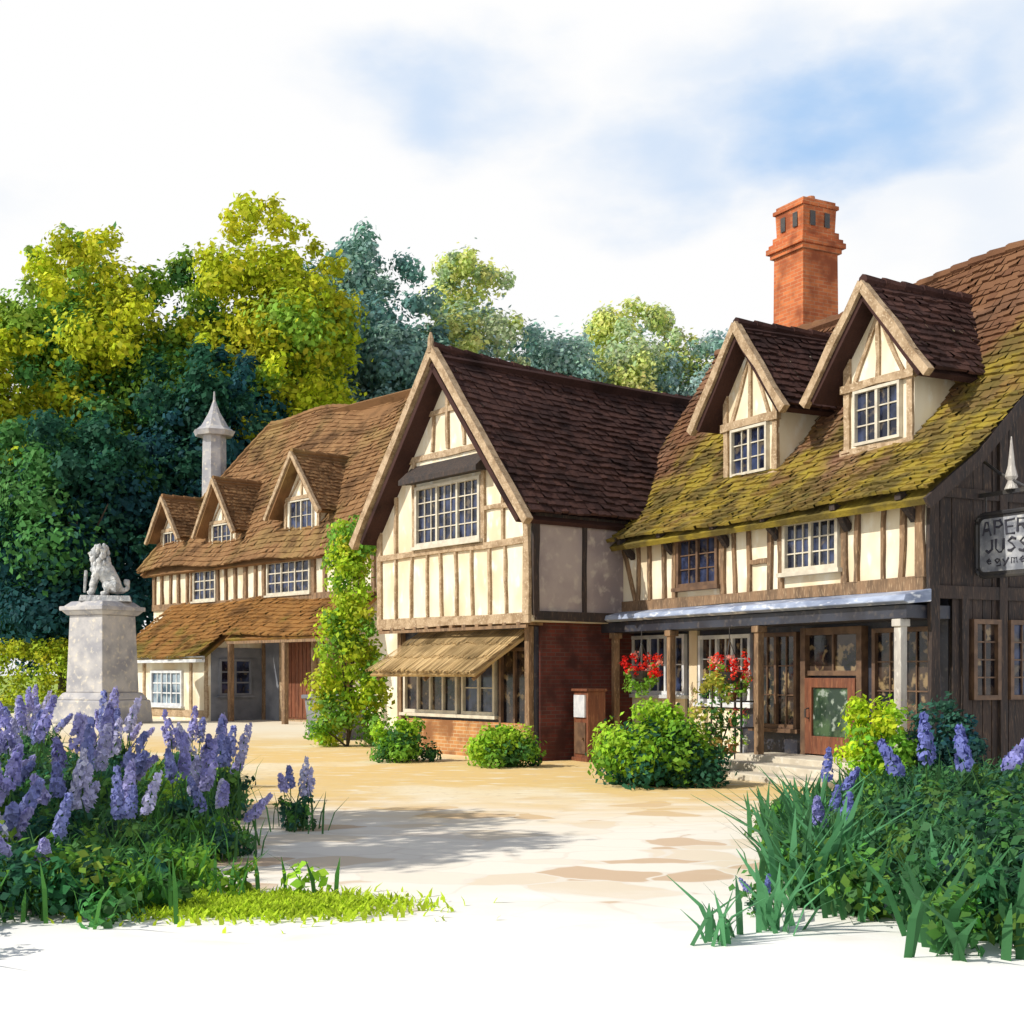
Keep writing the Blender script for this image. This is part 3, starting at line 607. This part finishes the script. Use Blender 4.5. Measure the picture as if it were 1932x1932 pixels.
# ============================================================ pedestal and carved statue
P=empty('stone_pedestal',(-13.9,45,0),-.5,'weathered grey stone pedestal with stepped base and cornice','pedestal')
b=MB(); b.frustum(0,0,0,.8,1.18,1.12); b.frustum(0,0,.8,1.05,1.08,.92); b.obj('base',['stone'],P,bev=.06)
b=MB(); b.frustum(0,0,1.05,3.65,.84,.76); b.obj('shaft',['stone'],P,bev=.03)
b=MB(); b.frustum(0,0,3.65,3.8,.82,.95); b.frustum(0,0,3.8,3.95,1.0,1.0); b.frustum(0,0,3.95,4.12,.9,.72); b.obj('cornice',['stone'],P,bev=.03)
st=empty('lion_statue',(-13.9,45,4.12),.25,'white stone statue of a seated maned lion with shield','statue')
b=MB(); b.frustum(.1,0,0,.2,.85,.8,a2=.48,b2=.44); b.obj('plinth',['stone_white'],st,bev=.02)
def skin(name,V,E,Rr,parent,mat):
    me=bpy.data.meshes.new(name); me.from_pydata(V,E,[]); o=bpy.data.objects.new(name,me); col.objects.link(o); o.parent=parent
    o.modifiers.new('s','SKIN'); u=o.modifiers.new('u','SUBSURF'); u.levels=2; u.render_levels=2
    for i,r in enumerate(Rr): me.skin_vertices[0].data[i].radius=(r,r)
    me.skin_vertices[0].data[0].use_root=True
    tx=bpy.data.textures.new('carving','CLOUDS'); tx.noise_scale=.14
    d=o.modifiers.new('d','DISPLACE'); d.texture=tx; d.strength=.09; d.mid_level=.5
    me.materials.append(M[mat]); return o
V=[(.4,0,.5),(.26,0,.8),(.05,0,1.1),(-.08,0,1.35),(-.12,0,1.5),
   (-.2,.22,.95),(-.3,.22,.6),(-.36,.2,.28),(-.48,.2,.25),(-.2,-.22,.95),(-.3,-.22,.6),(-.36,-.2,.28),(-.48,-.2,.25),
   (.32,.3,.5),(.06,.34,.55),(.16,.34,.28),(-.08,.34,.25),(.32,-.3,.5),(.06,-.34,.55),(.16,-.34,.28),(-.08,-.34,.25),
   (.66,0,.34),(.82,.05,.5),(.74,.1,.8)]
E=[(0,1),(1,2),(2,3),(3,4),(2,5),(5,6),(6,7),(7,8),(2,9),(9,10),(10,11),(11,12),(0,13),(13,14),(14,15),(15,16),(0,17),(17,18),(18,19),(19,20),(0,21),(21,22),(22,23)]
Rr=[.34,.32,.33,.28,.24,.15,.11,.09,.1,.15,.11,.09,.1,.22,.19,.1,.1,.22,.19,.1,.1,.1,.08,.12]
skin('body',V,E,Rr,st,'stone_white')
b=MB(); b.ball((-.2,0,1.68),(.2,.19,.2)); b.ball((-.35,0,1.62),(.11,.12,.1)); b.ball((-.44,0,1.64),(.045,.05,.035)); b.ball((-.36,0,1.54),(.08,.08,.04))
for s_ in (-1,1): b.ball((-.16,s_*.15,1.86),(.05,.05,.06)); b.ball((-.35,s_*.08,1.72),(.035,.03,.03))
b.obj('head',['stone_white'],st,smooth=True)
b=MB()
for i in range(90):
    a=random.uniform(0,6.28); z=random.uniform(-.75,.27); q=.25+.09*max(0,-z)+random.uniform(-.02,.03)
    x=-.08-z*.06
    cxx=math.cos(a); 
    if cxx<-.55 and z>-.1: continue
    b.ball((x+q*cxx,q*math.sin(a),1.62+z),(.07,.07,.11),n=7,m=5,rough=.12)
b.obj('mane',['stone_white'],st,smooth=True)
b=MB(); b.prism([(-.5,-.26,1.05),(-.5,.26,1.05),(-.52,.26,.7),(-.54,.14,.42),(-.55,0,.3),(-.54,-.14,.42),(-.52,-.26,.7)],(-.08,0,0)); b.obj('shield',['stone_white'],st,bev=.02)

# ============================================================ ground
def sheet(name,pts,z,mat,kind='structure'):
    me=bpy.data.meshes.new(name); me.from_pydata([(x,y,z) for x,y in pts],[],[tuple(range(len(pts)))]); me.materials.append(mat)
    o=bpy.data.objects.new(name,me); col.objects.link(o); o['kind']=kind; return o
m,nt,bb=new_mat('chalk_and_grass_ground')
tc=N(nt,'ShaderNodeTexCoord'); sx=N(nt,'ShaderNodeSeparateXYZ'); nt.links.new(tc.outputs['Object'],sx.inputs[0])
ad=N(nt,'ShaderNodeMath',operation='MULTIPLY_ADD'); nt.links.new(noise(nt,.12,5),ad.inputs[0]); ad.inputs[1].default_value=14; nt.links.new(sx.outputs[1],ad.inputs[2])
gr=mixc(nt,ramp(nt,noise(nt,2,5),.4,.65),(.22,.36,.04),(.4,.46,.05))
nt.links.new(mixc(nt,ramp(nt,ad.outputs[0],56,62),(.92,.91,.89),gr),bb.inputs['Base Color']); bb.inputs['Roughness'].default_value=.95
bump(nt,bb,noise(nt,12,6),.12,.02)
sheet('ground',[(-600,-100),(600,-100),(600,900),(-600,900)],0,m)
m,nt,bb=new_mat('sandy_courtyard')
tc=N(nt,'ShaderNodeTexCoord'); sx=N(nt,'ShaderNodeSeparateXYZ'); nt.links.new(tc.outputs['Object'],sx.inputs[0])
n1=noise(nt,.3,5); n2=noise(nt,.8,5,stretch=(1,1.8,1)); n3=noise(nt,7,7); n4=noise(nt,1.6,5,stretch=(1,2.2,1))
base=mixc(nt,ramp(nt,n1,.34,.52),(.80,.68,.46),(.74,.52,.21))
base=mixc(nt,ramp(nt,n4,.54,.74),base,(.82,.74,.56))
base=mixc(nt,ramp(nt,n3,.52,.8),base,(.62,.47,.29))
wv=N(nt,'ShaderNodeMapping'); wv.inputs['Scale'].default_value=(.75,1.15,1); wv.inputs['Rotation'].default_value=(0,0,.3)
nv=N(nt,'ShaderNodeTexNoise'); nv.inputs['Scale'].default_value=1.5; nt.links.new(tc.outputs['Object'],nv.inputs['Vector'])
va=N(nt,'ShaderNodeVectorMath',operation='MULTIPLY_ADD'); nt.links.new(nv.outputs['Color'],va.inputs[0]); va.inputs[1].default_value=(.5,.5,0); nt.links.new(tc.outputs['Object'],va.inputs[2])
nt.links.new(va.outputs[0],wv.inputs[0])
vo=N(nt,'ShaderNodeTexVoronoi',feature='F1'); vo.inputs['Scale'].default_value=1.6; nt.links.new(wv.outputs[0],vo.inputs['Vector'])
vs=N(nt,'ShaderNodeSeparateColor'); nt.links.new(vo.outputs['Color'],vs.inputs[0])
flag=mixc(nt,ramp(nt,vs.outputs[0],.74,.77),(.87,.81,.71),(.64,.47,.32))
flag=mixc(nt,ramp(nt,vs.outputs[1],.66,.9),flag,(.78,.67,.52))
vd=N(nt,'ShaderNodeTexVoronoi',feature='DISTANCE_TO_EDGE'); vd.inputs['Scale'].default_value=1.6; nt.links.new(wv.outputs[0],vd.inputs['Vector'])
flag=mixc(nt,ramp(nt,vd.outputs['Distance'],.01,.04),(.80,.73,.63),flag)
mr=N(nt,'ShaderNodeMath',operation='MULTIPLY_ADD'); nt.links.new(n2,mr.inputs[0]); mr.inputs[1].default_value=5; nt.links.new(sx.outputs[1],mr.inputs[2])
c=mixc(nt,ramp(nt,mr.outputs[0],16,22),flag,base)
c=mixc(nt,ramp(nt,mr.outputs[0],10.6,13.4),(.92,.91,.89),c)
c=mixc(nt,ramp(nt,mr.outputs[0],32,44),c,(.78,.70,.54))
nt.links.new(c,bb.inputs['Base Color']); bb.inputs['Roughness'].default_value=.95; bump(nt,bb,n3,.15,.02)
pts=[(-6,-6),(6,-6),(6,9),(4.5,12),(6.5,17.5),(7.5,19),(7.5,30),(2,38),(-2,44),(-9,54),(-18,58),(-30,50),(-16,36),(-9,24),(-5.5,16),(-4.5,11),(-6,8)]
sheet('courtyard_path',pts,.004,m)

# ============================================================ flower beds
def blades(roots,h,w,colr,lean=.35):
    n=len(roots); a=rng.uniform(0,6.283,n); hh=h*rng.uniform(.6,1.3,n); ln=lean*rng.uniform(.2,1.5,n)*hh
    d=np.stack([np.cos(a),np.sin(a),np.zeros(n)],1); s=np.stack([-np.sin(a),np.cos(a),np.zeros(n)],1)*(w*rng.uniform(.7,1.3,n))[:,None]
    up=np.array((0,0,1.)); p0=roots; p1=roots+d*(ln*.3)[:,None]+up*(hh*.55)[:,None]; p2=roots+d*ln[:,None]+up*hh[:,None]
    q=np.empty((n,2,4,3)); q[:,0,0]=p0-s*.5;q[:,0,1]=p0+s*.5;q[:,0,2]=p1+s*.5;q[:,0,3]=p1-s*.5
    q[:,1,0]=p1-s*.5;q[:,1,1]=p1+s*.5;q[:,1,2]=p2+s*.05;q[:,1,3]=p2-s*.05
    c=np.array(colr)*rng.uniform(.6,1.4,(n,1)); return q.reshape(-1,3),np.clip(np.repeat(c,2,axis=0),.004,1)
LAV=[(.46,.44,.74),(.36,.35,.68),(.58,.57,.80),(.27,.30,.60),(.66,.66,.84)]
FOL=[(.09,.22,.10),(.05,.16,.12),(.14,.32,.07),(.04,.13,.08)]
def delph_meshes(nsp,hmin,hmax,spread,pal):
    co=[];cc=[];fo=[];fc=[]
    for i in range(nsp):
        a=random.uniform(0,6.28);q=random.uniform(.2,1)*spread*.8; bx,by=math.cos(a)*q,math.sin(a)*q
        h=random.uniform(hmin,hmax); lx,ly=bx*1.5+random.uniform(-.14,.14),by*1.5+random.uniform(-.14,.14)
        sl=random.uniform(.28,.46)*h; n=110
        t=rng.uniform(0,1,n); z=h-sl+t*sl; rr=.07*np.clip(1-t,0,1)**.6*(.4+.6*np.clip(t*6,0,1))+.01
        aa=rng.uniform(0,6.283,n); ax=bx+lx*(z/h)**2; ay=by+ly*(z/h)**2
        dirs=np.stack([np.cos(aa),np.sin(aa),.3+0*aa],1)
        pos=np.stack([ax+np.cos(aa)*rr,ay+np.sin(aa)*rr,z],1)
        fo.append(leaf_quads(pos,dirs+rng.normal(size=(n,3))*.3,.068,.85)); base=np.array(random.choice(pal)); fc.append(np.clip(base*rng.uniform(.65,1.35,(n,1)),.01,1))
        hs=h-sl*.5; k=(hs/h)**2
        for dx,dy in ((.008,0),(0,.008)):
            co.append(np.array([(bx-dx,by-dy,0),(bx+dx,by+dy,0),(bx+lx*k+dx,by+ly*k+dy,hs),(bx+lx*k-dx,by+ly*k-dy,hs)])); cc.append(np.array([(.10,.22,.06)]))
        cl=[((bx+random.uniform(-.18,.18),by+random.uniform(-.18,.18),random.uniform(.08,.5)*h*.9),random.uniform(.08,.14),jitc(random.choice(FOL),.3)) for _ in range(6)]
        a1,b1=cloud(cl,2000,.085); co.append(a1);cc.append(b1)
    r=np.zeros((26,3)); r[:,:2]=rng.normal(size=(26,2))*spread*.6
    a1,b1=blades(r,.6,.03,(.08,.2,.07),.6); co.append(a1);cc.append(b1)
    f=quads_mesh('foliage',np.concatenate(co),np.concatenate(cc),'leaf'); g=quads_mesh('flower',np.concatenate(fo),np.concatenate(fc),'petal')
    return f,g
BLU=[(.22,.25,.60),(.32,.32,.66)]
protos=[delph_meshes(5,.7,1.3,.36,LAV) for i in range(5)]+[delph_meshes(2,.75,1.15,.2,BLU) for i in range(2)]
used=set()
def plant_delph(x,y,k,s,group,label):
    e=empty('delphinium',(x,y,0),random.uniform(0,6.28),label,'flowering plant',group); e.scale=(s,s,s)
    for o in protos[k]:
        if k not in used: q=o
        else: q=o.copy(); col.objects.link(q)
        q.parent=e
    used.add(k)
lb=[(-3.3,9.6,.75),(-4.2,10.6,.9),(-3.1,11.0,.75),(-4.9,11.8,.95),(-3.9,12.0,.9),(-2.7,12.1,.7),(-5.4,13.4,1.0),(-4.3,13.3,1.0),(-3.4,13.4,.85),(-2.55,14.2,.7),(-5.9,15,1.05),(-4.8,15,1.1),(-3.5,15.2,.95),
    (-6.4,17.2,1.1),(-5.2,17.1,1.15),(-3.9,16.9,.95),(-7.4,20,1.1),(-6,20,1.15),(-4.8,19.4,.95),(-8.6,23.5,1.1),(-6.9,23.2,1.0),(-9.8,27.3,1.1),(-11.6,32,1.1)]
for i,(x,y,s) in enumerate(lb):
    plant_delph(x+random.uniform(-.2,.2),y+random.uniform(-.2,.2),i%5,s,'lavender-blue flower spikes in the garden bed','clump of lavender-blue delphinium spikes in leafy garden bed')
rb=[(2.75,11.4,6,.75),(3.4,14.4,5,.8),(4.35,13.8,5,1.15),(4.95,14.2,6,1.25),(1.75,9.2,6,.35),(2.95,12.6,6,.7)]
for x,y,k,s in rb: plant_delph(x,y,k,s,'blue flower spikes beside the path','slender blue delphinium spikes rising from leafy bed')

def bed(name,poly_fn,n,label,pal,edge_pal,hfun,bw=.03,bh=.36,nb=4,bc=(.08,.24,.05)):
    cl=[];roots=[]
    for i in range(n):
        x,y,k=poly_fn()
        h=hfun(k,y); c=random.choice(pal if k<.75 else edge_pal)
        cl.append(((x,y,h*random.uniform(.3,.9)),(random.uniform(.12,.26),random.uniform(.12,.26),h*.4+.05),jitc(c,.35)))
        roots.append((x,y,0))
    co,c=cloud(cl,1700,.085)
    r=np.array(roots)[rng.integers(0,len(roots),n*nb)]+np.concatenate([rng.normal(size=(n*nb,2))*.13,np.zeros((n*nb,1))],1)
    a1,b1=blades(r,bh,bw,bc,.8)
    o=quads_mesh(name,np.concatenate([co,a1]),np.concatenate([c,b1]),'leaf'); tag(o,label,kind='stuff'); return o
def left_fn():
    while True:
        y=random.uniform(7.7,22)
        xr=-.215*y-.1+.3*math.sin(y*2.1) if y>10.3 else -2.3+.4*math.sin(y*5)-(10.3-y)*.38
        if 9.2<y<10.4: xr+=.9*random.random()
        xl=-.45*y-1.0
        if y<9 and random.random()<.45: continue
        x=xl+(xr-xl)*random.random()**.75; k=(x-xl)/(xr-xl)
        return x,y,max(k,1-(y-7.7)/2)
def right_fn():
    while True:
        y=random.uniform(7.9,17.2); xl=.20*y+.25*math.sin(y*3.1)+(0 if y<14 else (y-14)*.35)
        if y<10: xl+=(10-y)*.5
        xr=.42*y+.6
        if y<9 and random.random()<.45: continue
        x=xl+(xr-xl)*random.random()**1.05
        return x,y,max(1-(x-xl)/(xr-xl),1-(y-7.9)/1.6)
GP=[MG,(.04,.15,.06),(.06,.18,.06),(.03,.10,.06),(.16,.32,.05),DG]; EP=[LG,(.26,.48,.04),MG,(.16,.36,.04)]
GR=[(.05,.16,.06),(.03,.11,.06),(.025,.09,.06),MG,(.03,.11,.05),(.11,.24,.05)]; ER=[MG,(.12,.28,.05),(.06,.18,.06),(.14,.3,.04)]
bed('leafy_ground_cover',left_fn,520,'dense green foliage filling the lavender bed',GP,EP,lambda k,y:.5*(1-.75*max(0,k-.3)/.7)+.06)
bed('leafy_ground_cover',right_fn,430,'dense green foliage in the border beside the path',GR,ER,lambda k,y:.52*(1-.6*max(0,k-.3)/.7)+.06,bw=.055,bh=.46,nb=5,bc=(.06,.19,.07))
n=4200; r=np.stack([-1.85+rng.normal(size=n)*.5,9.6+rng.normal(size=n)*.25,np.zeros(n)],1); a1,b1=blades(r,.06,.025,(.50,.66,.04),1.0)
o=quads_mesh('grass',a1,b1,'leaf'); tag(o,'bright yellow-green grass at the bed edge',kind='stuff')
for i,(x,y,s) in enumerate([(1.7,8.7,.5),(2.1,9.6,.75),(2.5,10.4,.9),(2.4,11.6,.75),(1.3,8.4,.35),(2.9,12.8,.8),(2.9,9.1,.6)]):
    e=empty('iris_plant',(x,y,0),0,'clump of long arching green iris leaves','plant','iris clumps beside the path')
    r=np.concatenate([rng.normal(size=(18,2))*.09,np.zeros((18,1))],1); a1,b1=blades(r,.8*s,.07*s+.012,(.10,.30,.13),.95); quads_mesh('leaves',a1,b1,'leaf',e)

# ============================================================ light, sky, camera
az=Vector((-.93,-.37,0)).normalized(); el=math.radians(39)
S=Vector((az.x*math.cos(el),az.y*math.cos(el),math.sin(el)))
ld=bpy.data.lights.new('sun','SUN'); ld.energy=4.3; ld.angle=math.radians(.5); ld.color=(1,.95,.85)
lo=bpy.data.objects.new('sun',ld); col.objects.link(lo); lo.rotation_euler=(-S).to_track_quat('-Z','Y').to_euler()
w=bpy.data.worlds.new('World'); scene.world=w; w.use_nodes=True; nt=w.node_tree; nt.nodes.clear()
out=N(nt,'ShaderNodeOutputWorld'); sky=N(nt,'ShaderNodeTexSky',sky_type='NISHITA'); sky.sun_disc=False; sky.sun_elevation=el; sky.sun_rotation=math.atan2(S.x,S.y)%(2*math.pi)
bg=N(nt,'ShaderNodeBackground'); nt.links.new(sky.outputs[0],bg.inputs[0]); bg.inputs[1].default_value=.1
tc=N(nt,'ShaderNodeTexCoord')
nz=N(nt,'ShaderNodeTexNoise'); nz.inputs['Scale'].default_value=9; nz.inputs['Detail'].default_value=7
mp=N(nt,'ShaderNodeMapping'); mp.inputs['Scale'].default_value=(1,1,2.0); nt.links.new(tc.outputs['Generated'],mp.inputs[0]); nt.links.new(mp.outputs[0],nz.inputs['Vector'])
wp=N(nt,'ShaderNodeVectorMath',operation='MULTIPLY_ADD'); nt.links.new(nz.outputs['Color'],wp.inputs[0]); wp.inputs[1].default_value=(.2,.0,.14)
of=N(nt,'ShaderNodeVectorMath',operation='SUBTRACT'); nt.links.new(tc.outputs['Generated'],of.inputs[0]); of.inputs[1].default_value=(.10,0,.07); nt.links.new(of.outputs[0],wp.inputs[2])
acc=None
for d,r,a_ in (((.25,1,.41),.15,1),((.31,1,.43),.12,.7),((.12,1,.385),.11,.55),((-.04,1,.43),.12,.6),((.40,1,.46),.14,.5),((.2,1,.46),.11,.4),((.34,1,.36),.12,.25),((-.42,1,.35),.08,.2)):
    d=Vector(d).normalized()
    sb=N(nt,'ShaderNodeVectorMath',operation='SUBTRACT'); sb.inputs[1].default_value=d; nt.links.new(wp.outputs[0],sb.inputs[0])
    ml=N(nt,'ShaderNodeVectorMath',operation='MULTIPLY'); ml.inputs[1].default_value=(1,1,2.1); nt.links.new(sb.outputs[0],ml.inputs[0])
    ln=N(nt,'ShaderNodeVectorMath',operation='LENGTH'); nt.links.new(ml.outputs[0],ln.inputs[0])
    m1=N(nt,'ShaderNodeMapRange',interpolation_type='SMOOTHSTEP'); m1.inputs[1].default_value=0; m1.inputs[2].default_value=r; m1.inputs[3].default_value=a_; m1.inputs[4].default_value=0
    nt.links.new(ln.outputs['Value'],m1.inputs[0])
    if acc is None: acc=m1.outputs[0]
    else:
        mx=N(nt,'ShaderNodeMath',operation='MAXIMUM'); nt.links.new(acc,mx.inputs[0]); nt.links.new(m1.outputs[0],mx.inputs[1]); acc=mx.outputs[0]
cc=mixc(nt,acc,(1.0,1.0,1.0),(.42,.63,.93))
bg2=N(nt,'ShaderNodeBackground'); nt.links.new(cc,bg2.inputs[0]); bg2.inputs[1].default_value=1.0
sx=N(nt,'ShaderNodeSeparateXYZ'); nt.links.new(tc.outputs['Generated'],sx.inputs[0])
f=ramp(nt,sx.outputs[2],.5,.68)
mx=N(nt,'ShaderNodeMixShader'); nt.links.new(f,mx.inputs[0]); nt.links.new(bg2.outputs[0],mx.inputs[1]); nt.links.new(bg.outputs[0],mx.inputs[2]); nt.links.new(mx.outputs[0],out.inputs[0])
cd=bpy.data.cameras.new('camera'); cd.lens=46.58; cd.sensor_width=36; cd.shift_y=304/1932; cd.clip_end=2000
co_=bpy.data.objects.new('camera',cd); col.objects.link(co_); co_.location=(0,0,1.7); co_.rotation_euler=(math.radians(90),0,0); scene.camera=co_
